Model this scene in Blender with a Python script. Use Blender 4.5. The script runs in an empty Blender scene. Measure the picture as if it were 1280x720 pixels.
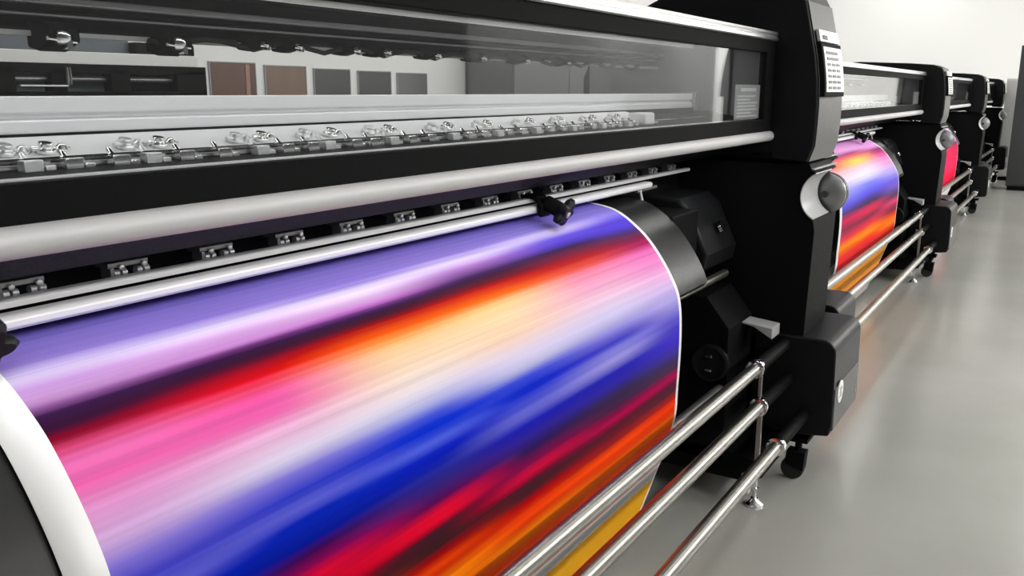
import bpy, bmesh, math, random
from mathutils import Vector, Matrix
random.seed(4)
PI = math.pi
scene = bpy.context.scene
COL = scene.collection

# ------------------------------------------------------------------ materials
def lin(c):
    c = c / 255.0
    return c / 12.92 if c <= 0.04045 else ((c + 0.055) / 1.055) ** 2.4
def rgb(r, g, b, k=1.0):
    return (lin(r) * k, lin(g) * k, lin(b) * k, 1.0)

def mat(name, color, rough=0.5, metal=0.0, spec=0.5, noise=0.0, scale=30.0, bump=0.0, stretch=None, coat=0.0):
    m = bpy.data.materials.new(name); m.use_nodes = True
    nt = m.node_tree; N = nt.nodes; L = nt.links
    p = N['Principled BSDF']
    p.inputs['Base Color'].default_value = color
    p.inputs['Roughness'].default_value = rough
    p.inputs['Metallic'].default_value = metal
    p.inputs['Specular IOR Level'].default_value = spec
    p.inputs['Coat Weight'].default_value = coat
    tc = N.new('ShaderNodeTexCoord'); mp = N.new('ShaderNodeMapping')
    if stretch: mp.inputs['Scale'].default_value = stretch
    nz = N.new('ShaderNodeTexNoise'); nz.inputs['Scale'].default_value = scale; nz.inputs['Detail'].default_value = 4
    L.new(tc.outputs['Object'], mp.inputs['Vector']); L.new(mp.outputs['Vector'], nz.inputs['Vector'])
    mr = N.new('ShaderNodeMapRange')
    mr.inputs['To Min'].default_value = max(0.02, rough * (1 - 0.25)); mr.inputs['To Max'].default_value = min(1, rough * 1.25)
    L.new(nz.outputs['Fac'], mr.inputs['Value']); L.new(mr.outputs['Result'], p.inputs['Roughness'])
    if noise:
        mx = N.new('ShaderNodeMixRGB'); mx.blend_type = 'MULTIPLY'; mx.inputs['Fac'].default_value = noise
        mx.inputs['Color1'].default_value = color
        L.new(nz.outputs['Fac'], mx.inputs['Color2']); L.new(mx.outputs['Color'], p.inputs['Base Color'])
    if bump:
        b = N.new('ShaderNodeBump'); b.inputs['Strength'].default_value = bump; b.inputs['Distance'].default_value = 0.002
        L.new(nz.outputs['Fac'], b.inputs['Height']); L.new(b.outputs['Normal'], p.inputs['Normal'])
    return m

M = {}
M['shell'] = mat('black_plastic', (0.0075, 0.008, 0.009, 1), 0.42, spec=0.15, scale=300, bump=0.05)
M['black'] = mat('matt_black', (0.004, 0.004, 0.0043, 1), 0.65, spec=0.08, scale=200)
M['frame'] = mat('black_frame', (0.006, 0.006, 0.0063, 1), 0.7, spec=0.06, scale=200)
M['grey'] = mat('dark_grey_metal', (0.05, 0.05, 0.052, 1), 0.45, spec=0.5, scale=120)
M['shroudfront'] = mat('charcoal_front', (0.042, 0.042, 0.040, 1), 0.4, spec=0.45, scale=200)
M['alu'] = mat('brushed_aluminium', (0.78, 0.78, 0.79, 1), 0.34, 1.0, scale=60, stretch=(0.4, 20, 20), bump=0.08)
M['alusat'] = mat('satin_aluminium', (0.66, 0.66, 0.68, 1), 0.45, 0.75, scale=60, stretch=(0.4, 20, 20), bump=0.05)
M['alugrey'] = mat('grey_aluminium', (0.30, 0.30, 0.31, 1), 0.4, 0.8, scale=60, stretch=(0.4, 20, 20))
M['steel'] = mat('polished_steel', (0.36, 0.35, 0.32, 1), 0.3, 1.0, scale=40, stretch=(0.3, 30, 30))
M['chrome'] = mat('chrome', (0.85, 0.85, 0.85, 1), 0.12, 1.0)
M['lightgrey'] = mat('light_grey_paint', (0.45, 0.45, 0.46, 1), 0.4)
M['innergrey'] = mat('inner_grey_panel', (0.33, 0.33, 0.34, 1), 0.45)
M['white'] = mat('white_plastic', (0.82, 0.82, 0.81, 1), 0.4)
M['paper'] = mat('white_vinyl', (0.85, 0.85, 0.855, 1), 0.38, scale=80)
M['wall'] = mat('white_wall_paint', (0.88, 0.88, 0.87, 1), 0.8, scale=60, bump=0.05)
M['wallmid'] = mat('slate_wall_paint', (0.2, 0.2, 0.2, 1), 0.8, scale=60)
M['wallgrey'] = mat('grey_wall_paint', (0.42, 0.42, 0.42, 1), 0.8, scale=60, bump=0.05)
M['satin'] = mat('satin_anodised_rod', (0.54, 0.54, 0.55, 1), 0.55, 0.2, scale=60, stretch=(0.4, 20, 20))
M['beam'] = mat('pale_anodised_beam', (0.78, 0.78, 0.80, 1), 0.45, 0.15, scale=60, stretch=(0.4, 20, 20))
M['apron'] = mat('dark_apron', (0.009, 0.009, 0.0095, 1), 0.4, spec=0.3, scale=120)
M['ceil'] = mat('white_ceiling', (0.85, 0.85, 0.85, 1), 0.85)
M['rubber'] = mat('black_rubber', (0.012, 0.012, 0.012, 1), 0.7)
M['ink'] = mat('grey_ink', (0.16, 0.16, 0.17, 1), 0.5)
M['darkink'] = mat('dark_ink', (0.03, 0.03, 0.03, 1), 0.5)
M['cab'] = mat('charcoal_cabinet', (0.03, 0.031, 0.033, 1), 0.45, scale=40)
M['greycab'] = mat('grey_cabinet', (0.09, 0.09, 0.09, 1), 0.5, scale=3, noise=0.3)
M['greycabb'] = mat('mid_grey_cabinet', (0.13, 0.13, 0.13, 1), 0.5, scale=3, noise=0.3)
M['bluegrey'] = mat('slate_grey', (0.11, 0.13, 0.15, 1), 0.4, scale=5, noise=0.3)
M['red'] = mat('red_plastic', (0.5, 0.05, 0.09, 1), 0.4)
M['locker'] = mat('pale_grey_locker', (0.55, 0.55, 0.55, 1), 0.5)
M['panelbrown'] = mat('brown_panel', (0.17, 0.082, 0.055, 1), 0.35, scale=3, noise=0.6, stretch=(4, 1, 0.6))
M['panelbrownlight'] = mat('light_brown_panel', (0.26, 0.165, 0.12, 1), 0.35, scale=3, noise=0.5, stretch=(4, 1, 0.6))
M['panelstripe'] = mat('tan_stripe', (0.36, 0.2, 0.14, 1), 0.4)
M['panelgrey'] = mat('dark_grey_panel', (0.08, 0.08, 0.08, 1), 0.35, scale=3, noise=0.6, stretch=(1, 1, 3))
M['panelgreylight'] = mat('grey_panel', (0.21, 0.21, 0.21, 1), 0.35, scale=3, noise=0.6, stretch=(1, 1, 3))

# floor: glossy grey epoxy, slightly green
def floor_mat():
    m = mat('grey_epoxy_floor', (0.34, 0.345, 0.315, 1), 0.2, spec=0.5)
    nt = m.node_tree; N = nt.nodes; L = nt.links; p = N['Principled BSDF']
    tc = N.new('ShaderNodeTexCoord')
    n1 = N.new('ShaderNodeTexNoise'); n1.inputs['Scale'].default_value = 1.2; n1.inputs['Detail'].default_value = 6
    cr = N.new('ShaderNodeValToRGB')
    cr.color_ramp.elements[0].position = 0.3; cr.color_ramp.elements[0].color = (0.30, 0.302, 0.275, 1)
    cr.color_ramp.elements[1].position = 0.7; cr.color_ramp.elements[1].color = (0.36, 0.362, 0.335, 1)
    L.new(tc.outputs['Object'], n1.inputs['Vector']); L.new(n1.outputs['Fac'], cr.inputs['Fac']); L.new(cr.outputs['Color'], p.inputs['Base Color'])
    b = N.new('ShaderNodeBump'); b.inputs['Strength'].default_value = 0.06; b.inputs['Distance'].default_value = 0.01
    n2 = N.new('ShaderNodeTexNoise'); n2.inputs['Scale'].default_value = 6
    L.new(tc.outputs['Object'], n2.inputs['Vector']); L.new(n2.outputs['Fac'], b.inputs['Height']); L.new(b.outputs['Normal'], p.inputs['Normal'])
    return m
M['floor'] = floor_mat()

def glass_mat():
    m = bpy.data.materials.new('clear_cover_glass'); m.use_nodes = True
    nt = m.node_tree; N = nt.nodes; L = nt.links
    for n in list(N): N.remove(n)
    out = N.new('ShaderNodeOutputMaterial'); tr = N.new('ShaderNodeBsdfTransparent'); gl = N.new('ShaderNodeBsdfGlossy')
    df = N.new('ShaderNodeBsdfDiffuse'); df.inputs['Color'].default_value = (0.5, 0.5, 0.5, 1)
    tr.inputs['Color'].default_value = (0.93, 0.94, 0.94, 1); gl.inputs['Roughness'].default_value = 0.03
    fr = N.new('ShaderNodeFresnel'); fr.inputs['IOR'].default_value = 1.5
    gm = N.new('ShaderNodeNewGeometry'); im = N.new('ShaderNodeMapRange'); im.inputs['To Min'].default_value = 1.5; im.inputs['To Max'].default_value = 1 / 1.5
    L.new(gm.outputs['Backfacing'], im.inputs['Value']); L.new(im.outputs['Result'], fr.inputs['IOR'])
    mx = N.new('ShaderNodeMixShader'); mx2 = N.new('ShaderNodeMixShader')
    nz = N.new('ShaderNodeTexNoise'); nz.inputs['Scale'].default_value = 4
    mr = N.new('ShaderNodeMapRange'); mr.inputs['To Min'].default_value = 0.005; mr.inputs['To Max'].default_value = 0.02
    L.new(nz.outputs['Fac'], mr.inputs['Value']); L.new(mr.outputs['Result'], mx2.inputs['Fac'])
    L.new(tr.outputs[0], mx2.inputs[1]); L.new(df.outputs[0], mx2.inputs[2])
    L.new(fr.outputs[0], mx.inputs['Fac']); L.new(mx2.outputs[0], mx.inputs[1]); L.new(gl.outputs[0], mx.inputs[2])
    L.new(mx.outputs[0], out.inputs['Surface'])
    return m
M['glass'] = glass_mat()

# the printed artwork: colour ramps down the sheet (v = metres along it), blended across the width (u = metres)
STATIONS = [
 (0.55, [(0,(120,105,205)),(.05,(150,135,222)),(.095,(150,130,215)),(.12,(222,205,245)),(.14,(190,150,212)),(.155,(196,150,206)),(.17,(130,80,140)),(.180,(52,20,66)),(.202,(52,13,50)),(.215,(130,20,42)),(.228,(200,70,110)),(.25,(236,120,186)),(.275,(240,110,180)),(.30,(232,150,208)),(.345,(218,180,232)),(.372,(146,130,226)),(.40,(84,82,214)),(.43,(110,110,225)),(.45,(36,50,190)),(.50,(50,35,120)),(.55,(215,15,50)),(.60,(60,25,30)),(.65,(235,75,30)),(.70,(255,140,50)),(.78,(245,60,25)),(.87,(240,60,25))]),
 (0.80, [(0,(120,105,205)),(.05,(150,135,222)),(.10,(146,126,216)),(.125,(232,218,250)),(.142,(205,160,218)),(.16,(196,136,206)),(.170,(100,44,110)),(.180,(42,14,56)),(.196,(60,12,44)),(.208,(150,20,38)),(.222,(214,34,40)),(.238,(232,80,110)),(.255,(242,100,172)),(.28,(242,110,182)),(.305,(238,180,220)),(.345,(226,218,244)),(.368,(136,126,226)),(.395,(62,74,216)),(.415,(110,112,228)),(.435,(30,50,196)),(.47,(26,38,160)),(.49,(70,14,90)),(.51,(130,10,80)),(.525,(222,15,50)),(.56,(200,14,46)),(.60,(60,25,30)),(.65,(240,80,30)),(.70,(255,140,50)),(.78,(245,60,25)),(.87,(240,60,25))]),
 (1.10, [(0,(120,105,205)),(.05,(150,135,222)),(.105,(148,128,218)),(.13,(236,222,250)),(.162,(190,116,198)),(.174,(76,28,96)),(.182,(40,13,52)),(.194,(70,14,36)),(.206,(170,28,22)),(.222,(244,92,32)),(.24,(254,170,100)),(.262,(252,214,170)),(.30,(248,224,205)),(.335,(236,226,238)),(.358,(190,192,240)),(.38,(84,100,230)),(.40,(32,58,226)),(.425,(96,112,236)),(.445,(28,44,206)),(.475,(48,54,170)),(.505,(54,38,120)),(.53,(84,12,84)),(.548,(218,16,52)),(.568,(225,18,48)),(.585,(66,26,40)),(.62,(58,26,30)),(.635,(150,26,34)),(.655,(240,76,30)),(.67,(200,56,30)),(.70,(255,146,52)),(.75,(250,84,30)),(.87,(245,58,25))]),
 (1.40, [(0,(118,103,205)),(.05,(150,135,222)),(.10,(150,130,218)),(.122,(228,214,248)),(.14,(180,130,205)),(.166,(66,28,92)),(.178,(44,14,52)),(.192,(100,18,34)),(.206,(200,36,22)),(.224,(246,112,34)),(.245,(254,206,146)),(.27,(254,222,180)),(.31,(250,214,188)),(.35,(228,216,244)),(.378,(200,200,242)),(.398,(76,90,226)),(.42,(28,50,216)),(.445,(84,92,222)),(.468,(120,120,226)),(.49,(44,48,196)),(.52,(52,40,140)),(.548,(44,22,82)),(.575,(120,14,74)),(.598,(210,15,62)),(.618,(70,26,40)),(.64,(66,28,36)),(.66,(180,30,36)),(.69,(250,80,36)),(.705,(205,56,28)),(.73,(255,142,54)),(.765,(248,70,26)),(.87,(248,56,26))]),
 (1.80, [(0,(112,98,204)),(.05,(146,132,222)),(.09,(150,136,226)),(.112,(214,202,246)),(.13,(112,94,214)),(.152,(84,66,186)),(.168,(44,20,70)),(.188,(120,18,52)),(.205,(176,34,36)),(.225,(226,90,80)),(.25,(240,140,172)),(.28,(242,170,205)),(.31,(240,200,226)),(.345,(222,210,244)),(.375,(196,190,242)),(.40,(136,128,226)),(.42,(66,66,206)),(.44,(140,136,230)),(.465,(162,156,234)),(.49,(50,50,192)),(.52,(54,46,160)),(.548,(48,34,78)),(.585,(70,26,66)),(.612,(176,16,76)),(.63,(80,30,46)),(.65,(110,28,42)),(.67,(150,40,44)),(.69,(246,84,42)),(.71,(220,60,34)),(.74,(255,124,48)),(.775,(250,64,26)),(.87,(250,56,28))]),
 (2.15, [(0,(110,96,204)),(.05,(144,132,222)),(.085,(146,132,226)),(.105,(150,136,232)),(.13,(92,76,206)),(.155,(84,68,200)),(.178,(60,26,90)),(.20,(112,20,64)),(.222,(176,44,96)),(.25,(226,112,182)),(.29,(240,150,210)),(.32,(238,178,224)),(.35,(220,190,238)),(.38,(190,178,238)),(.41,(164,154,232)),(.44,(112,104,216)),(.47,(84,76,204)),(.505,(70,58,192)),(.535,(66,54,150)),(.56,(56,44,92)),(.585,(74,36,66)),(.607,(172,24,80)),(.625,(90,30,56)),(.65,(76,36,46)),(.67,(170,44,48)),(.69,(236,72,44)),(.71,(214,58,38)),(.735,(255,122,46)),(.765,(248,66,28)),(.87,(250,56,28))]),
]
STATIONS_B = [
 (0.60, [(0,(214,160,214)),(.13,(222,160,214)),(.158,(130,40,100)),(.18,(222,80,110)),(.22,(240,110,110)),(.255,(240,180,190)),(.30,(226,214,240)),(.36,(150,150,240)),(.42,(100,96,232)),(.46,(70,40,110)),(.50,(200,30,80)),(.55,(120,24,64)),(.60,(220,60,80)),(.64,(246,140,40)),(.69,(226,56,60)),(.86,(232,50,60))]),
 (1.30, [(0,(214,160,214)),(.12,(222,160,216)),(.15,(130,36,100)),(.17,(222,70,100)),(.20,(250,180,90)),(.225,(250,200,100)),(.25,(244,190,200)),(.29,(240,224,242)),(.32,(214,210,244)),(.36,(120,120,240)),(.41,(92,86,232)),(.445,(70,44,130)),(.47,(60,24,60)),(.495,(216,40,96)),(.52,(200,30,70)),(.55,(110,22,60)),(.575,(200,40,80)),(.60,(226,66,60)),(.645,(248,146,40)),(.675,(236,80,50)),(.70,(228,50,58)),(.86,(232,50,60))]),
 (2.05, [(0,(214,160,214)),(.14,(214,150,212)),(.172,(126,30,96)),(.20,(186,54,124)),(.24,(226,124,186)),(.30,(216,170,222)),(.35,(172,160,232)),(.40,(112,96,226)),(.45,(116,88,204)),(.485,(84,50,110)),(.51,(64,30,70)),(.55,(216,60,112)),(.575,(150,24,70)),(.605,(110,20,54)),(.63,(226,70,50)),(.68,(252,136,40)),(.71,(236,70,50)),(.86,(230,50,56))]),
]
STATIONS_C = [
 (1.0, [(0,(216,180,224)),(.30,(226,190,232)),(.345,(190,120,190)),(.365,(110,20,60)),(.385,(226,40,84)),(.55,(238,60,104)),(.70,(230,40,70)),(.86,(234,60,80))]),
 (2.1, [(0,(216,180,224)),(.30,(222,184,232)),(.345,(190,120,190)),(.365,(120,24,66)),(.385,(200,34,80)),(.55,(226,50,94)),(.70,(220,40,70)),(.86,(234,60,80))]),
]
def print_mat(name, STATIONS, v0, v1, v2, c0, c1):
    m = bpy.data.materials.new(name); m.use_nodes = True
    nt = m.node_tree; N = nt.nodes; L = nt.links; p = N['Principled BSDF']
    p.inputs['Roughness'].default_value = 0.5; p.inputs['Specular IOR Level'].default_value = 0.04
    uv = N.new('ShaderNodeUVMap'); uv.uv_map = 'UVMap'
    sep = N.new('ShaderNodeSeparateXYZ'); L.new(uv.outputs['UV'], sep.inputs[0])
    # long thin streaks along the sheet's width push the bands up and down a little
    def streak(sx, sy, amp, detail=3):
        mp = N.new('ShaderNodeMapping'); mp.inputs['Scale'].default_value = (sx, sy, 1); L.new(uv.outputs['UV'], mp.inputs['Vector'])
        nz = N.new('ShaderNodeTexNoise'); nz.noise_dimensions = '2D'; nz.inputs['Scale'].default_value = 1; nz.inputs['Detail'].default_value = detail
        L.new(mp.outputs['Vector'], nz.inputs['Vector'])
        a = N.new('ShaderNodeMath'); a.operation = 'SUBTRACT'; a.inputs[1].default_value = 0.5; L.new(nz.outputs['Fac'], a.inputs[0])
        b = N.new('ShaderNodeMath'); b.operation = 'MULTIPLY'; b.inputs[1].default_value = amp; L.new(a.outputs[0], b.inputs[0])
        return b.outputs[0]
    s1 = streak(0.8, 30, 0.008); s2 = streak(0.8, 110, 0.007)
    a1 = N.new('ShaderNodeMath'); a1.operation = 'ADD'; L.new(sep.outputs['Y'], a1.inputs[0]); L.new(s1, a1.inputs[1])
    a2 = N.new('ShaderNodeMath'); a2.operation = 'ADD'; L.new(a1.outputs[0], a2.inputs[0]); L.new(s2, a2.inputs[1])
    fac = a2.outputs[0]
    prev = None; pu = None
    for u, stops in STATIONS:
        r = N.new('ShaderNodeValToRGB'); cr = r.color_ramp; cr.interpolation = 'LINEAR'
        while len(cr.elements) > 1: cr.elements.remove(cr.elements[-1])
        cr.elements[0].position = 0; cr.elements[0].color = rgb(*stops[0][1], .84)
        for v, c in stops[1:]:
            e = cr.elements.new(v); e.color = rgb(*c, .84 if v < .5 else 1.0)  # lower inks painted brighter to offset the shade on that part
        L.new(fac, r.inputs['Fac'])
        if prev is None: prev = r.outputs['Color']; pu = u; continue
        mr = N.new('ShaderNodeMapRange'); mr.inputs['From Min'].default_value = pu; mr.inputs['From Max'].default_value = u
        mr.interpolation_type = 'SMOOTHSTEP'
        L.new(sep.outputs['X'], mr.inputs['Value'])
        mx = N.new('ShaderNodeMixRGB'); L.new(mr.outputs['Result'], mx.inputs['Fac']); L.new(prev, mx.inputs['Color1']); L.new(r.outputs['Color'], mx.inputs['Color2'])
        prev = mx.outputs['Color']; pu = u
    bs = streak(0.7, 110, 0.36, 2)
    ba = N.new('ShaderNodeMath'); ba.operation = 'ADD'; ba.inputs[1].default_value = 1.0; L.new(bs, ba.inputs[0])
    hs = N.new('ShaderNodeHueSaturation'); hs.inputs['Saturation'].default_value = 1.04; L.new(ba.outputs[0], hs.inputs['Value']); L.new(prev, hs.inputs['Color'])
    prev = hs.outputs['Color']
    # lower end of the sheet: unprinted band with its shade painted in as grey, ochre block, unprinted tail
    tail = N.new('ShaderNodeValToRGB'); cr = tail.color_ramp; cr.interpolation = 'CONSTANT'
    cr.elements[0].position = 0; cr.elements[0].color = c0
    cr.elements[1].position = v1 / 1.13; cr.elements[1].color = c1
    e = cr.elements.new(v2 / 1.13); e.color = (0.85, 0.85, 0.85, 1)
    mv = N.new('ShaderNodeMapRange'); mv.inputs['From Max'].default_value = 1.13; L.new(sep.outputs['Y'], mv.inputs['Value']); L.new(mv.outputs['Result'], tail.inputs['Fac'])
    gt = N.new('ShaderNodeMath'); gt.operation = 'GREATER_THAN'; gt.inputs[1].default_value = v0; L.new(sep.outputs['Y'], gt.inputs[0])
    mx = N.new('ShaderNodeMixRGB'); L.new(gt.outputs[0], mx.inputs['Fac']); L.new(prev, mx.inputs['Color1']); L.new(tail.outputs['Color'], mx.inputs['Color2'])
    L.new(mx.outputs['Color'], p.inputs['Base Color'])
    return m
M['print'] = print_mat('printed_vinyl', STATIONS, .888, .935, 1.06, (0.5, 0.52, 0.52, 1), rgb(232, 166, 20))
M['print2'] = print_mat('printed_vinyl_crimson', STATIONS_B, .80, .82, 1.07, (0.5, 0.5, 0.5, 1), rgb(232, 150, 40))
M['print3'] = print_mat('printed_vinyl_pink', STATIONS_C, .80, .801, .90, rgb(226, 40, 80), (0.8, 0.8, 0.8, 1))

# ------------------------------------------------------------------ helpers
LOWER = False      # the farther printers have a lower cover
class MB:
    def __init__(s): s.bm = bmesh.new()
    def box(s, x0, x1, y0, y1, z0, z1):
        r = bmesh.ops.create_cube(s.bm, size=1)
        for v in r['verts']:
            v.co = Vector(((x0 + x1) / 2 + v.co.x * (x1 - x0), (y0 + y1) / 2 + v.co.y * (y1 - y0), (z0 + z1) / 2 + v.co.z * (z1 - z0)))
        return s
    def prism(s, prof, x0, x1):
        a = [s.bm.verts.new((x0, y, z)) for y, z in prof]; b = [s.bm.verts.new((x1, y, z)) for y, z in prof]
        n = len(prof)
        s.bm.faces.new(a); s.bm.faces.new(b[::-1])
        for i in range(n): s.bm.faces.new((a[i], b[i], b[(i + 1) % n], a[(i + 1) % n]))
        return s
    def rod(s, p, q, r, seg=20, r2=None):
        p = Vector(p); q = Vector(q); d = q - p
        rr = bmesh.ops.create_cone(s.bm, cap_ends=True, segments=seg, radius1=r, radius2=r if r2 is None else r2, depth=d.length)
        mt = Matrix.Translation((p + q) / 2) @ d.to_track_quat('Z', 'Y').to_matrix().to_4x4()
        for v in rr['verts']: v.co = mt @ v.co
        return s
    def ball(s, c, r, sc=(1, 1, 1)):
        rr = bmesh.ops.create_uvsphere(s.bm, u_segments=18, v_segments=12, radius=r)
        for v in rr['verts']: v.co = Vector(c) + Vector((v.co.x * sc[0], v.co.y * sc[1], v.co.z * sc[2]))
        return s
    def lathe(s, prof, c, axis, seg=28):      # prof = (radius, height) along axis
        ax = Vector(axis).normalized(); q = ax.to_track_quat('Z', 'Y').to_matrix()
        rings = []
        for r, h in prof:
            rings.append([s.bm.verts.new(Vector(c) + q @ Vector((r * math.cos(2 * PI * i / seg), r * math.sin(2 * PI * i / seg), h))) for i in range(seg)])
        for a, b in zip(rings, rings[1:]):
            for i in range(seg): s.bm.faces.new((a[i], a[(i + 1) % seg], b[(i + 1) % seg], b[i]))
        s.bm.faces.new(rings[0][::-1]); s.bm.faces.new(rings[-1])
        return s
    def star(s, c, axis, r, h, lobes=5, amp=0.22, seg=60):
        ax = Vector(axis).normalized(); q = ax.to_track_quat('Z', 'Y').to_matrix()
        rings = []
        for k, hh in ((0.8, 0), (1, h * .25), (1, h * .75), (0.8, h), (0.4, h)):
            rings.append([s.bm.verts.new(Vector(c) + q @ Vector((k * r * (1 + amp * math.cos(lobes * t)) * math.cos(t), k * r * (1 + amp * math.cos(lobes * t)) * math.sin(t), hh))) for t in [2 * PI * i / seg for i in range(seg)]])
        for a, b in zip(rings, rings[1:]):
            for i in range(seg): s.bm.faces.new((a[i], a[(i + 1) % seg], b[(i + 1) % seg], b[i]))
        s.bm.faces.new(rings[0][::-1]); s.bm.faces.new(rings[-1])
        return s
    def build(s, name, m, parent=None, bevel=0.0, smooth=True, label=None, seg=2):
        off = Vector((0, 0, 0))
        if parent is not None: off = parent['_org']
        bmesh.ops.recalc_face_normals(s.bm, faces=s.bm.faces)
        org = off if parent is not None else Vector((0, 0, 0))
        for v in s.bm.verts:
            if LOWER and v.co.z > 1.264: v.co.z = 1.264 + (v.co.z - 1.264) * .82
            v.co -= Vector(org)
        me = bpy.data.meshes.new(name); s.bm.to_mesh(me); s.bm.free()
        o = bpy.data.objects.new(name, me); COL.objects.link(o)
        me.materials.append(m)
        if parent is not None: o.parent = parent; o['_org'] = list(org)
        if smooth:
            for pl in me.polygons: pl.use_smooth = True
            me.set_sharp_from_angle(angle=math.radians(35))
        if bevel:
            b = o.modifiers.new('bevel', 'BEVEL'); b.width = bevel; b.segments = seg; b.limit_method = 'ANGLE'; b.angle_limit = math.radians(40)
            b.harden_normals = False
        if label: o['label'] = label
        return o

def tag(o, label, cat, group=None):
    o['label'] = label; o['category'] = cat
    if group: o['group'] = group
    return o
def thing(name, org, label, cat, group=None):
    o = bpy.data.objects.new(name, None); COL.objects.link(o); o.empty_display_size = 0.2
    o.location = org; o['_org'] = list(org)
    return tag(o, label, cat, group)
def struct(name, o): o.name = name; o['kind'] = 'structure'; return o
def dup(root, loc, label, group=None):
    r = root.copy(); COL.objects.link(r); r.location = loc; r['label'] = label
    if group: r['group'] = group
    for ch in list(root.children):
        c = ch.copy(); COL.objects.link(c); c.parent = r
        for g in list(ch.children):
            d = g.copy(); COL.objects.link(d); d.parent = c
    return r

# ------------------------------------------------------------------ room
RX0, RX1, RY0, RY1, RH = -4.0, 17.5, -4.5, 4.2, 4.3
def slab(name, m, *b): return struct(name, MB().box(*b).build(name, m, smooth=False))
slab('floor', M['floor'], RX0, RX1, RY0, RY1, -0.1, 0)
slab('ceiling', M['ceil'], RX0, RX1, RY0, RY1, RH, RH + 0.1)
slab('wall_back', M['wall'], RX0, RX1, RY1, RY1 + 0.1, 0, RH)
slab('wall_front', M['wall'], RX0, RX1, RY0 - 0.1, RY0, 2.5, RH)
slab('wall_front_lower', M['cab'], RX0, 8.9, RY0 - 0.1, RY0, 0, 2.5)  # unseen; made dark to keep reflections in the cover glass low
slab('wall_front_lower_far', M['wallmid'], 8.9, RX1, RY0 - 0.1, RY0, 0, 2.5)  # unseen; darkened to cut the haze reflected in the glass
slab('wall_far', M['wall'], RX1, RX1 + 0.1, RY0, RY1, 0, RH)
slab('wall_near', M['cab'], RX0 - 0.1, RX0, RY0, RY1, 0, RH)

# ------------------------------------------------------------------ sheet profile (y, z) down the front of the printer
CTRL = [(1.134,1.050),(1.046,1.033),(.973,.987),(.924,.937),(.875,.865),(.849,.801),(.841,.701),(.844,.564),(.852,.445),(.904,.272),(.944,.153),(.985,.03)]
def catmull(P, n=8):
    P = [Vector(p) for p in P]; Q = [2 * P[0] - P[1]] + P + [2 * P[-1] - P[-2]]; out = []
    for i in range(1, len(Q) - 2):
        a, b, c, d = Q[i - 1:i + 3]
        for k in range(n):
            t = k / n
            out.append(0.5 * (2 * b + (c - a) * t + (2 * a - 5 * b + 4 * c - d) * t * t + (3 * b - a - 3 * c + d) * t ** 3))
    out.append(P[-1]); return out
PROF = catmull(CTRL)

def banner(org, label, pm):
    bm = bmesh.new(); uvl = bm.loops.layers.uv.new('UVMap')
    arc = [0.0]
    for a, b in zip(PROF, PROF[1:]): arc.append(arc[-1] + (b - a).length)
    xs = [0.466, 0.514] + [0.514 + (2.184 - 0.514) * i / 24 for i in range(1, 24)] + [2.184, 2.2]
    vs = [[bm.verts.new(Vector((x, p.x, p.y)) - Vector(ORG)) for p in PROF] for x in xs]
    for i in range(len(xs) - 1):
        for j in range(len(PROF) - 1):
            f = bm.faces.new((vs[i][j], vs[i][j + 1], vs[i + 1][j + 1], vs[i + 1][j])); f.smooth = True
            f.material_index = 0 if (i == 0 or i == len(xs) - 2) else 1
            for l, (ii, jj) in zip(f.loops, ((i, j), (i, j + 1), (i + 1, j + 1), (i + 1, j))): l[uvl].uv = (xs[ii], arc[jj])
    me = bpy.data.meshes.new('printed_banner'); bm.normal_update(); bm.to_mesh(me); bm.free()
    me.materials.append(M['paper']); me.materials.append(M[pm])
    o = bpy.data.objects.new('printed_banner', me); COL.objects.link(o)
    sd = o.modifiers.new('thickness', 'SOLIDIFY'); sd.thickness = 0.0008; sd.offset = 0
    o.location = org
    return tag(o, label, 'banner', 'printed banners')

# ------------------------------------------------------------------ the wide-format printer
ORG = (1.3, 1.15, 0.0)
XL, XR = -0.33, 2.95          # inner faces of the two end housings
TALL = [(.726,1.127),(.709,1.18),(.707,1.237),(.706,1.31),(.711,1.388),(.722,1.46),(.738,1.53),(.763,1.633),(.80,1.70),(.87,1.755),(.97,1.775),(1.08,1.755),(1.24,1.672),(1.31,1.64),(1.5,1.52),(1.55,1.40),(1.55,1.15),(.846,1.15),(.842,1.132)]
LOW = [(.726,1.127),(.712,1.18),(.709,1.237),(.709,1.31),(.712,1.388),(.72,1.46),(.728,1.53),(.75,1.575),(.80,1.60),(.95,1.615),(1.3,1.635),(1.5,1.62),(1.55,1.55),(1.55,1.40),(1.55,1.15),(.846,1.15),(.842,1.132)]

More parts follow.
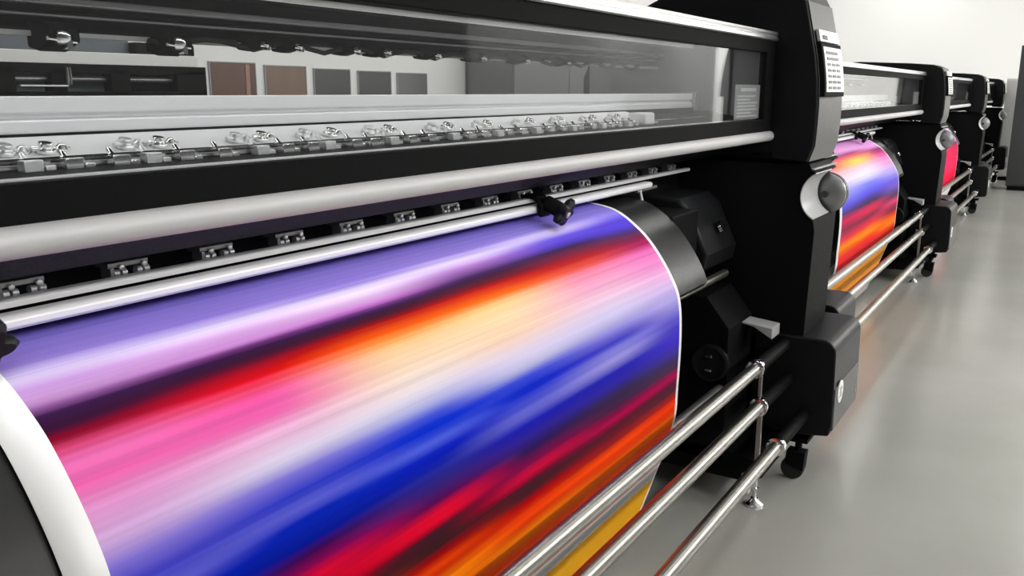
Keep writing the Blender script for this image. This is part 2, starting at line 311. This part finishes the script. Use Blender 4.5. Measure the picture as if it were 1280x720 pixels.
def end_housing(root, side, tall):
    rt = side > 0
    a, b = (XR, XR + 0.335) if rt else (XL - 0.25, XL)
    prof = TALL if tall else LOW
    sh = MB().prism(prof, a, b).build('side_housing', M['shell'], root, 0.006, seg=3)
    # charcoal front facing, following the curved front
    front = [p for p in prof[:8]]
    strip = front + [(y - 0.004, z) for y, z in front[::-1]]
    MB().prism(strip, a + 0.012, b - 0.004).build('front_trim', M['shroudfront'], sh, 0.001)
    # lip under the housing
    MB().prism([(.704, 1.098), (.703, 1.106), (.76, 1.108), (.76, 1.10)], a + 0.022, b + 0.003).build('lower_lip', M['alugrey'], sh, 0.003)
    # leg column with a round notch in its front edge
    cy, cz, r = 0.655, 1.015, 0.088
    arc = []
    y0 = 0.697
    t0 = math.acos((y0 - cy) / r)
    for i in range(15):
        t = t0 - 2 * t0 * i / 14
        arc.append((cy + r * math.cos(t), cz + r * math.sin(t)))
    col = [(.712, 1.1)] + arc + [(.690, .90), (.70, .53), (.72, .16), (1.48, .16), (1.5, 1.12), (.72, 1.12)]
    MB().prism(col, a + 0.02, b - 0.02).build('column', M['black'], root, 0.002)
    if rt:
        # bright lining of the notch and the dish that closes it
        ar = [(cy + (r - 0.001) * math.cos(t0 - 2 * t0 * i / 14), cz + (r - 0.001) * math.sin(t0 - 2 * t0 * i / 14)) for i in range(15)]
        ar2 = [(cy + (r - 0.004) * math.cos(t0 - 2 * t0 * i / 14), cz + (r - 0.004) * math.sin(t0 - 2 * t0 * i / 14)) for i in range(15)]
        lining = MB().prism(ar + ar2[::-1], a + 0.012, b - 0.10).build('notch_lining', M['lightgrey'], root, 0, label='silver lining of the round notch in the column')
        dish = MB().lathe([(.020, .025), (.045, .029), (.064, .037), (.071, .042), (.071, .055), (.067, .06)], (b - 0.105, .722, 1.0), (1, 0, 0), 36).build('roll_dish', M['alugrey'], root, 0, label='round metal dish in the column notch')
        MB().rod((b - 0.095, .716, 1.0), (b - 0.075, .716, 1.0), 0.012).build('dish_bolt', M['darkink'], dish)
        MB().lathe([(.072, 0), (.073, .004), (.073, .022), (.055, .03)], (b - 0.045, .722, 1.0), (1, 0, 0), 36).build('dish_cap', M['grey'], dish)
        # keypad on the curved front
        def on_front(z):
            for (ya, za), (yb, zb) in zip(front, front[1:]):
                if za <= z <= zb: return ya + (yb - ya) * (z - za) / (zb - za) - 0.004
            return front[-1][0]
        zz = [1.338, 1.39, 1.44, 1.50]
        def slabp(dy0, dy1, z0, z1, n=5):
            zs = [z0 + (z1 - z0) * i / n for i in range(n + 1)]
            return [(on_front(z) - dy0, z) for z in zs] + [(on_front(z) - dy1, z) for z in zs[::-1]]
        kp = MB().prism(slabp(-0.002, 0.016, 1.335, 1.505), a + 0.016, b - 0.045).build('control_panel', M['frame'], root, 0.002)
        MB().prism(slabp(0.014, 0.0175, 1.350, 1.492), a + 0.034, b - 0.055).build('keypad', M['white'], kp, 0, label='white keypad with rows of keys')
        for i in range(7):
            z1 = 1.478 - i * 0.0185
            for j in range(3 if i > 1 else 1):
                xa = a + 0.06 + j * 0.062
                xb = xa + (0.042 if i > 1 else 0.15)
                MB().prism(slabp(0.017, 0.0195, z1 - 0.008, z1, 2), xa, xb).build('key', M['ink'], kp, 0)
        MB().prism(slabp(0.004, 0.016, 1.507, 1.545), a + 0.02, b - 0.06).build('display_hood', M['alusat'], kp, 0.002)
        MB().prism(slabp(0.015, 0.018, 1.515, 1.528), a + 0.05, a + 0.11).build('display', M['darkink'], kp, 0)
    # take-up motor housing below
    ha, hb = (XR + 0.002, XR + 0.41) if rt else (XL - 0.30, XL + 0.0)
    hp = [(.72, .19), (.80, .20), (.86, .24), (.86, .54), (.66, .54)]
    for i in range(7):
        t = PI / 2 * i / 6
        hp.append((.632 - .046 * math.sin(t), .494 + .046 * math.cos(t)))
    hp += [(.581, .25), (.590, .205), (.64, .198)]
    hs = MB().prism(hp, ha, hb).build('take_up_housing', M['shell'], root, 0.006, seg=3)
    if rt:
        MB().prism([(.588, .22), (.5795, .225), (.5795, .37), (.588, .372)], ha + 0.012, hb - 0.02).build('access_plate', M['grey'], hs, 0.002)
        MB().lathe([(.040, 0), (.040, .003), (.038, .0035)], (ha + .085, .5800, .345), (0, -1, 0), 28).build('round_sticker', M['white'], hs, label='round white sticker with grey marks')
        mk = MB()
        for i in range(5): mk.box(ha + .064 + .003 * (i % 2), ha + .104 - .004 * (i % 3), .5755, .5763, .328 + i * .008, .331 + i * .008)
        mk.build('sticker_or_reflection_lines', M['ink'], hs, smooth=False)
        MB().rod((hb - .07, .58, .275), (hb - .07, .574, .275), .008).build('screw', M['chrome'], hs)

def make_printer(name_label, tall, org, group):
    root = thing('large_format_printer', ORG, name_label, 'printer', group)
    end_housing(root, 1, tall); end_housing(root, -1, tall)
    # --- front cover: black frame, glass, rails
    cov = MB()
    cov.box(XL, XR, .850, .874, 1.472, 1.508)
    cov.box(XL, XR, .850, .874, 1.222, 1.264)
    cov.box(XR - .085, XR, .850, .874, 1.26, 1.475); cov.box(XL, XL + .06, .850, .874, 1.26, 1.475)
    cv = cov.build('cover_frame', M['frame'], root, 0.002)
    MB().box(XL + .05, XR - .07, .861, .865, 1.262, 1.474).build('cover_glass', M['glass'], cv, 0, False, label='clear glass of the front cover')
    MB().box(XL + .02, XR - .09, .876, .884, 1.262, 1.2665).build('glass_lip', M['alusat'], cv, 0.001)
    st = MB().box(XR - .33, XR - .088, .8665, .8675, 1.268, 1.372).build('reflection_panel', M['lightgrey'], cv, 0, False, label='pale panel drawing a reflection in the glass')  # stands in for the pale reflection at this end of the glass
    stl = MB()
    for i in range(7):
        w = (.10, .07, .10, .09, .10, .06, .09)[i]
        stl.box(XR - .31, XR - .31 + w * 2, .8652, .8662, 1.275 + i * .010, 1.280 + i * .010)
    stl.prism([(.8652, 1.352), (.8662, 1.352), (.8662, 1.362), (.8652, 1.362)], XR - .28, XR - .13)
    stl.build('sticker_or_reflection_lines', M['white'], cv, 0, False)  # pale lines of the same painted reflection
    tr = MB()
    tr.prism([(.842, 1.512), (.842, 1.521), (.846, 1.524), (.846, 1.527), (.842, 1.530), (.845, 1.538), (.880, 1.540), (.880, 1.509), (.846, 1.509)], XL, XR - .003)
    tr.build('top_rail', M['alu'], root, 0.001, label='ribbed aluminium rail along the top of the cover')
    MB().rod((XL, .853, 1.2085), (XR - .002, .853, 1.2085), .0165, 32).build('lower_rail', M['satin'], root, 0.001, label='thick satin aluminium rod below the cover')
    # --- hood and the strips inside it
    MB().prism([(.872, 1.517), (.872, 1.532), (1.2, 1.575), (1.5, 1.60), (1.52, 1.585), (1.2, 1.558)], XL, XR).build('roof', M['frame'], root, 0.002)
    hb = MB(); hb.prism([(1.25, 1.56), (1.25, 1.462), (1.275, 1.440), (1.40, 1.440), (1.40, 1.585)], XL, XR); hb.build('rear_beam', M['frame'], root, 0.002)
    MB().box(XL, XR, 1.232, 1.249, 1.470, 1.4805).build('hood_rail', M['alusat'], root, 0.002)
    MB().box(XL, XR, 1.238, 1.249, 1.4535, 1.4575).build('hood_rail', M['alugrey'], root, 0.001)
    MB().prism([(1.09, 1.489), (1.09, 1.500), (1.11, 1.503), (1.11, 1.492)], XL, XR - .1).build('hood_rail', M['white'], root, 0.001)
    MB().prism([(1.10, 1.53), (1.10, 1.503), (1.24, 1.50), (1.24, 1.56)], XL, XR).build('hood_lining', M['frame'], root, 0.001)
    MB().box(XL, XR, 1.252, 1.26, 1.4272, 1.4345).build('white_strip', M['white'], root, 0.001, label='thin white strip under the rear beam')
    for i, x in enumerate((.738, .929, 1.105, 1.185, 1.34, 1.43, 1.60, 1.78, 1.98, 2.2)):
        q = 1.0 if i < 2 else .55
        c = MB().prism([(1.205, 1.436 - .018 * q), (1.205, 1.436), (1.225, 1.446), (1.265, 1.446), (1.265, 1.436 - .024 * q), (1.24, 1.436 - .030 * q)], x - .014 * q, x + .030 * q).build('hose_clamp', M['frame'], root, 0.003)
        k = MB(); k.lathe([(.004, 0), (.011 * q, .002), (.011 * q, .010), (.006 * q, .013)], (x, 1.207, 1.436 - .012 * q), (0, -1, -.2), 14); k.rod((x - .022 * q, 1.20, 1.436 - .014 * q), (x + .02 * q, 1.20, 1.436 - .018 * q), .003, 8); k.box(x + .004, x + .004 + .008 * q, 1.196, 1.208, 1.436 - .028 * q, 1.436 - .016 * q)
        k.build('clamp_screw', M['chrome'], c)
    hose = MB()
    pts = []
    for i in range(54):
        x = .90 + i * .035
        pts.append(Vector((x, 1.235, 1.421 + .014 * abs(math.sin((x - .929) * PI / .175)))))
    for p, q in zip(pts, pts[1:]): hose.rod(p, q, .0045, 8)
    hose.build('ink_hose', M['rubber'], root)
    # --- print carriage beam and fittings seen through the glass
    MB().prism([(1.06, 1.345), (1.06, 1.325), (1.066, 1.322), (1.066, 1.319), (1.06, 1.316), (1.06, 1.300), (1.14, 1.300), (1.14, 1.345)], XL, XR - .17).build('carriage_beam', M['beam'], root, 0.002)
    MB().box(XL, XR - .17, 1.057, 1.13, 1.283, 1.301).build('beam_gap_filler', M['black'], root, 0)  # black filler added to draw the dark gap under the beam
    MB().box(XR - .17, XR - .15, 1.05, 1.15, 1.292, 1.349).build('beam_end_cap', M['alugrey'], root, 0.002)
    MB().prism([(1.055, 1.298), (.955, 1.273), (.955, 1.268), (1.055, 1.290)], XL, 2.26).build('fitting_plate', M['beam'], root, 0.001)
    MB().rod((XL, .950, 1.277), (XR - .35, .950, 1.277), .0035, 10).build('guide_rod', M['chrome'], root)
    MB().prism([(.955, 1.268), (.88, 1.262), (.88, 1.25), (1.2, 1.25), (1.2, 1.288), (1.05, 1.288)], XL, XR).build('trough', M['black'], root, 0.001)
    for i in range(36):
        x = .535 + i * .05 + random.uniform(-.014, .014)
        if x > 2.1: break
        f = MB(); k = i % 3
        yb = .972; zb = 1.279
        if k != 2:
            f.lathe([(.012, 0), (.012, .005), (.008, .006), (.008, .012), (.003, .013)], (x, yb + .02, zb + .004), (0, -.3, 1), 14)
            f.lathe([(.008, 0), (.008, .004), (.004, .009)], (x + .022, yb + .024, zb + .004), (0, -.3, 1), 12)
            f.rod((x - .02, yb + .012, zb + .009), (x + .034, yb + .026, zb + .006), .0028, 8)
        f.box(x - .012, x + .010, .933, .946, 1.266, 1.279); f.box(x + .016, x + .028, .940, .952, 1.263, 1.272)
        f.rod((x, .945, 1.27), (x, .96, 1.285), .004, 8)
        f.build('carriage_fitting', M['chrome'] if k else M['alu'], root, 0.001)
    MB().box(2.125, 2.19, .935, .985, 1.266, 1.298).build('sensor_cover', M['white'], root, 0.006, label='small white cover on the carriage rail')
    MB().box(XR - .006, XR - .001, .885, 1.52, 1.26, 1.51).build('inner_side_panel', M['innergrey'], root, 0.001)
    MB().box(XR - .03, XR - .006, .99, 1.03, 1.26, 1.51).build('inner_post', M['lightgrey'], root, 0.002)
    # --- fascia, pinch rollers, the two aluminium bars
    MB().prism([(.868, 1.20), (.868, 1.222), (.90, 1.245), (1.2, 1.245), (1.2, 1.15), (1.06, 1.131), (1.05, 1.133)], XL, XR).build('fascia', M['black'], root, 0.002)
    MB().box(XL, XR, 1.165, 1.5, 1.04, 1.2).build('platen_body', M['black'], root, 0)
    for i in range(20):
        x = -.18 + i * .155
        if x > 2.80: break
        r = MB(); r.box(x - .032, x + .032, 1.118, 1.150, 1.1085, 1.116); r.box(x - .030, x - .024, 1.116, 1.14, 1.094, 1.11); r.box(x + .022, x + .03, 1.116, 1.14, 1.094, 1.11)
        p = r.build('pinch_roller', M['alugrey'], root, 0.001)
        s = MB()
        for dx in (-.020, -.008, .016, .028): s.rod((x + dx - .004, 1.121, 1.100), (x + dx + .004, 1.121, 1.100), .0062, 12)
        for dx in (-.014, .022): s.lathe([(.004, 0), (.004, .004), (.002, .005)], (x + dx, 1.116, 1.109), (0, -1, 0), 8)
        s.build('roller_wheel', M['alusat'], p)
    MB().prism([(1.088, 1.089), (1.088, 1.097), (1.091, 1.100), (1.106, 1.100), (1.106, 1.089)], XL, 2.86).build('upper_bar', M['beam'], root, 0.0015, label='upper aluminium bar above the banner')
    MB().prism([(1.074, 1.068), (1.072, 1.076), (1.076, 1.081), (1.081, 1.0825), (1.100, 1.0825), (1.105, 1.0635), (1.080, 1.063)], XL, 2.51).build('lower_bar', M['beam'], root, 0.0015, label='lower aluminium bar above the banner')
    br = MB(); br.rod((2.45, 1.09, 1.065), (2.45, 1.075, 1.005), .006); br.rod((2.43, 1.09, 1.058), (2.60, 1.10, 1.058), .005); br.rod((2.42, 1.075, 1.004), (2.47, 1.075, 1.004), .009); br.rod((2.40, 1.075, 1.015), (2.42, 1.075, 1.03), .005)
    br.build('bar_bracket', M['alugrey'], root)
    for x in (.488, 1.835):
        b = MB(); b.prism([(1.06, 1.055), (1.055, 1.085), (1.075, 1.107), (1.125, 1.107), (1.125, 1.098), (1.085, 1.098), (1.07, 1.088), (1.07, 1.060)], x - .024, x + .024)
        b.rod((x, 1.06, 1.09), (x, 1.015, 1.072), .019, 18)
        cl = b.build('media_clamp', M['frame'], root, 0.003)
        MB().star((x, 1.018, 1.074), (0.05, -.78, -.42), .030, .022, 5, .26).build('clamp_knob', M['shell'], cl)
        MB().lathe([(.008, 0), (.008, .003), (.005, .004)], (x + .001, .9995, 1.0638), (0.05, -.78, -.42), 14).build('knob_cap', M['alusat'], cl)
    # --- curved apron under the sheet
    outer = []
    for i, p in enumerate(PROF):
        if i > 39: break
        t = (PROF[min(i + 1, len(PROF) - 1)] - PROF[max(i - 1, 0)]).normalized()
        n = Vector((-t.y, t.x))
        if n.x < 0: n = -n
        off = .006
        outer.append((p.x + n.x * off, p.y + n.y * off * (1 if n.y < 0 else -1)))
    outer.append((.868, .795)); outer.append((.93, .79))
    outer.append((1.16, .80)); outer.append((1.16, 1.038))
    MB().prism([(1.16, 1.038)] and outer, XL, 2.43).build('apron', M['apron'], root, 0)
    MB().prism([(1.30, 1.035), (1.04, 1.018), (1.0, .985), (.935, .845), (.945, .79), (1.30, .76)], 2.64, 2.93).build('end_cover', M['shell'], root, 0.012, seg=4)
    kn = MB().lathe([(.012, 0), (.020, .004), (.018, .014), (.006, .016)], (2.80, .957, .915), (0, -.92, .4), 16).build('cover_catch', M['chrome'], root)
    MB().box(2.43, 2.64, .97, 1.3, .80, .99).build('end_bracket', M['black'], root, 0.004)
    MB().box(XL, XR, 1.162, 1.5, .66, 1.04).build('machine_body', M['black'], root, 0.004)
    # --- shafts, take-up tubes
    MB().rod((XL, .915, .772), (2.76, .915, .772), .0135, 20).build('tension_shaft', M['steel'], root)
    MB().rod((XL, .893, .398), (2.70, .893, .398), .013, 20).build('tension_shaft', M['alugrey'], root)
    for (y, z) in ((.755, .508), (.737, .387), (.676, .267)):
        t = MB().rod((XL, y, z), (2.615, y, z), .0205, 28).build('take_up_tube', M['steel'], root, 0, label='polished steel tube across the front')
        MB().lathe([(.0205, 0), (.029, .003), (.030, .022), (.026, .034), (.014, .040)], (2.612, y, z), (1, 0, 0), 24).build('tube_collar', M['chrome'], t)
        MB().rod((2.645, y, z), (XR + .01, y, z), .021, 24).build('tube_arm', M['black'], t)
    MB().box(2.652, 2.664, .742, .752, .36, .50).box(2.652, 2.664, .735, .750, .19, .39).build('tube_strut', M['alugrey'], root, 0.001)
    # --- stand
    for xa, xb in ((2.70, 2.945), (XL + .005, XL + .12)):
        lg = MB().prism([(.87, .14), (.87, .60), (.95, .70), (1.48, .70), (1.48, .14)], xa, xb).build('stand_leg', M['black'], root, 0.004)
        MB().prism([(.735, .115), (.735, .17), (.90, .19), (1.55, .19), (1.55, .09), (.80, .09)], xa, xb).build('foot_beam', M['black'], lg, 0.004)
        for y in (.765, 1.48):
            ft = MB(); ft.rod((xa + .035, y, .02), (xa + .035, y, .13), .007, 12); ft.lathe([(.030, 0), (.030, .006), (.018, .016), (.012, .026)], (xa + .035, y, 0), (0, 0, 1), 24); ft.lathe([(.014, 0), (.014, .012)], (xa + .035, y, .05), (0, 0, 1), 6)
            ft.build('levelling_foot', M['chrome'], root)
    MB().box(2.69, 2.745, .775, .80, .05, .12).build('foot_bracket', M['lightgrey'], root, 0.002)
    MB().box(XL + .12, 2.70, 1.22, 1.32, .16, .26).build('stretcher', M['black'], root, 0.004)
    ds = MB().lathe([(.062, 0), (.062, .018), (.055, .022), (.046, .018), (.02, .018)], (2.70, .925, .482), (-1, 0, 0), 32).build('bearing_flange', M['shell'], root)
    for dz in (.025, -.022): MB().box(2.672, 2.684, .915, .937, .482 + dz - .004, .482 + dz + .004).build('screw', M['chrome'], ds, 0.001)
    MB().prism([(.768, .550), (.768, .588), (.875, .598), (.875, .592), (.83, .585)], 2.83, 2.92).build('guide_plate', M['innergrey'], root, 0.002)
    for x in (3.02, XL - .12):
        ca = MB().rod((x, .70, .11), (x, .70, .16), .012).prism([(.675, .04), (.67, .11), (.735, .11), (.74, .06)], x - .024, x + .024).build('caster', M['black'], root, 0.002)
        MB().rod((x - .017, .715, .0405), (x + .017, .715, .0405), .040, 24).build('caster_wheel', M['rubber'], ca, 0.004)
        ca2 = MB().box(x - .05, x + .05, .66, .90, .155, .17).build('caster_plate', M['black'], root)
    root.location = org
    return root

P1 = make_printer('nearest and largest black printer, its long clear front cover filling the picture', True, ORG, 'wide printers in a row along the aisle')
LOWER = True
P2 = make_printer('second black printer in the row, behind the nearest one, with a crimson striped print', False, (ORG[0] + 4.1, ORG[1] + .10, 0), 'wide printers in a row along the aisle')
LOWER = False
P3 = dup(P2, (ORG[0] + 8.2, ORG[1] + .17, 0), 'third black printer in the row, a narrow pink and red print showing at its front')
P4 = dup(P2, (ORG[0] + 12.3, ORG[1] + .25, 0), 'farthest black printer in the row, last one before the tall charcoal cabinet')

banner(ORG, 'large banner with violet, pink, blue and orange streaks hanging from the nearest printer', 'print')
banner((ORG[0] + 4.1, ORG[1] + .10, 0), 'smaller banner with crimson stripes and an ochre foot hanging from the second printer', 'print2')
banner((ORG[0] + 8.2, ORG[1] + .17, 0), 'narrow sliver of pink and red banner on the third printer', 'print3')

# ------------------------------------------------------------------ things along the back wall, seen through the cover
for i, (xa, xb, m, lab) in enumerate([
    (3.437, 3.767, 'panelbrown', 'red-brown picture with a tan vertical stripe, leftmost of five on white wall'),
    (3.848, 4.183, 'panelbrownlight', 'plain light brown picture, right of the striped red-brown one'),
    (4.261, 4.593, 'panelgrey', 'dark grey picture next to the light brown one, middle of five'),
    (4.681, 5.019, 'panelgrey', 'dark grey picture between the middle one and the pale grey one'),
    (5.10, 5.44, 'panelgreylight', 'paler grey picture, rightmost of five on white wall')]):
    r = thing('framed_picture', ((xa + xb) / 2, 4.18, .75), lab, 'picture', 'pictures on the white back wall')
    ztop = 1.35 + 4.18 * (.0395, .037, .0345, .033, .0315)[i]
    bd = MB().box(xa, xb, 4.190, 4.199, .75, ztop).build('picture_face', M[m], r, 0.002)
    if i == 0: MB().box(xb - .075, xb - .045, 4.187, 4.190, .755, ztop - .005).build('stripe', M['panelstripe'], r, 0, False, label='tan vertical stripe')
    fr = MB()
    fr.box(xa - .006, xa, 4.188, 4.199, .744, ztop + .006); fr.box(xb, xb + .006, 4.188, 4.199, .744, ztop + .006); fr.box(xa, xb, 4.188, 4.199, ztop, ztop + .006); fr.box(xa, xb, 4.188, 4.199, .744, .75)
    fr.build('picture_frame', M['innergrey'], r, 0, False)

def cabinet(xa, xb, ya, yb, h, m, label, doors, face='y', name='storage_cabinet'):
    r = thing(name, ((xa + xb) / 2, (ya + yb) / 2, 0), label, 'cabinet')
    MB().box(xa, xb, ya, yb, .06, h).build('carcass', m, r, 0.004)
    MB().box(xa + .02, xb - .02, ya + .02, yb - .02, 0, .06).build('plinth', M['black'], r)
    for i in range(doors):
        if face == 'y':
            w = (xb - xa) / doors
            d = MB().box(xa + i * w + .006, xa + (i + 1) * w - .006, ya - .018, ya, .08, h - .02).build('door', m, r, 0.003)
            MB().box(xa + i * w + .05, xa + i * w + .065, ya - .04, ya - .018, h * .5, h * .5 + .15).build('handle', M['alugrey'], d, 0.003)
        else:
            w = (yb - ya) / doors
            d = MB().box(xa - .018, xa, ya + i * w + .006, ya + (i + 1) * w - .006, .08, h - .02).build('door', m, r, 0.003)
            MB().box(xa - .04, xa - .018, ya + i * w + .05, ya + i * w + .065, h * .5, h * .5 + .15).build('handle', M['alugrey'], d, 0.003)
    return r
cabinet(5.95, 7.75, 3.75, 4.19, 1.9, M['greycab'], 'dark grey double cabinet on the back wall, right of the white wall stretch', 2)
cabinet(7.8, 9.6, 3.75, 4.19, 1.9, M['greycabb'], 'mid grey cabinet on the back wall, behind the glass reflections', 2)
cabinet(14.2, 14.75, -.35, .74, 1.97, M['cab'], 'tall charcoal cabinet at the far right end of the aisle', 2, 'x')
cabinet(15.75, 16.2, .45, .965, 1.55, M['locker'], 'pale grey locker against the far wall, left of the charcoal cabinet', 1, 'x', 'locker')

# machine in the row behind, seen through the cover at left
mo = (1.2, 3.25, 0)
bmch = thing('background_machine', mo, 'dark machine with a white top band behind the nearest printer, seen through glass', 'machine')
MB().box(0.0, 2.44, 3.06, 3.6, .12, 1.325).build('body', M['grey'], bmch, 0.004)
MB().box(0.0, 2.17, 3.10, 3.5, 1.492, 1.545).build('top_hood', M['bluegrey'], bmch, 0.004)
MB().box(0.0, 2.42, 3.02, 3.08, 1.447, 1.490).build('white_band', M['white'], bmch, 0.002, label='white band along the top')
MB().box(2.17, 2.44, 3.06, 3.55, 1.325, 1.535).build('end_housing', M['frame'], bmch, 0.006)
fr = MB(); fr.box(0, 2.44, 3.0, 3.05, 1.415, 1.447); fr.box(0, 2.44, 3.0, 3.05, 1.325, 1.352)
for xa, xb in ((0, .12), (1.60, 1.665), (1.79, 1.845), (2.015, 2.095), (2.30, 2.44)): fr.box(xa, xb, 3.0, 3.05, 1.34, 1.43)
fr.build('front_frame', M['frame'], bmch, 0.002)
MB().box(0.1, 2.3, 3.12, 3.14, 1.325, 1.447).build('window_panel', M['bluegrey'], bmch, 0)
MB().box(1.67, 1.84, 2.985, 3.0, 1.368, 1.374).build('sill_bar', M['alusat'], bmch, 0.001)
MB().rod((1.84, 2.99, 1.375), (1.84, 2.99, 1.435), .006).rod((1.853, 2.99, 1.375), (1.853, 2.99, 1.435), .004).build('clip', M['chrome'], bmch)
MB().box(1.90, 1.98, 2.98, 3.02, 1.318, 1.332).build('red_cover', M['red'], bmch, 0.004, label='red cover')
for x in (.1, 2.25): MB().box(x, x + .1, 3.1, 3.55, 0, .12).build('foot', M['black'], bmch, 0.004)
MB().rod((0.1, 3.04, 1.395), (2.3, 3.04, 1.395), .010).build('roller', M['alugrey'], bmch)

# ------------------------------------------------------------------ light: ceiling panels, and strips added inside the printers
def area(loc, sx, sy, power, rot=(0, 0, 0)):
    l = bpy.data.lights.new('ceiling_or_added_light', 'AREA'); l.shape = 'RECTANGLE'; l.size = sx; l.size_y = sy; l.energy = power; l.color = (1, 0.985, 0.96)
    o = bpy.data.objects.new('ceiling_or_added_light', l); COL.objects.link(o); o.location = loc; o.rotation_euler = rot
    return o
for x in (1.0, 4.0, 7.0, 10.0, 13.0, 16.0):
    far = 1.36 if x > 12 else 1
    area((x, -3.7, 3.3), 1.8, .6, 150 * far)
    area((x, -.6, RH - .03), 1.6, .5, 14 * far)
    area((x, 2.6, RH - .03), 1.6, .5, 30 * far)
for dx, dy in ((0, 0), (4.1, .10), (8.2, .17), (12.3, .25)):      # unseen strips added to brighten the hood's inside and the banner top
    area((1.3 + dx, 1.02 + dy, 1.50 - (.045 if dx else 0)), 3.1, .02, 2.6)
    area((1.3 + dx, .945 + dy, 1.148), 3.1, .012, 2.7)

w = bpy.data.worlds.new('world'); scene.world = w; w.use_nodes = True
w.node_tree.nodes['Background'].inputs[0].default_value = (1, 1, 1, 1); w.node_tree.nodes['Background'].inputs[1].default_value = 0.3

# ------------------------------------------------------------------ camera
f, vx, vy = 1100.0, 1350.0, 115.0
pitch = math.atan2(360 - vy, f); yaw = math.atan2(vx - 640, math.hypot(f, 360 - vy))
cam = bpy.data.cameras.new('camera'); co = bpy.data.objects.new('camera', cam); COL.objects.link(co)
cam.sensor_width = 36; cam.lens = f / 1280 * 36; cam.clip_start = 0.02
co.location = (0, 0, 1.35); co.rotation_euler = (PI / 2 - pitch, 0, -(PI / 2 - yaw))
scene.camera = co

for o in scene.objects:
    if '_org' in o: del o['_org']
scene.view_settings.view_transform = 'Standard'; scene.view_settings.look = 'None'
scene.view_settings.gamma = 1; scene.view_settings.exposure = 0.0; scene.view_settings.use_curve_mapping = False
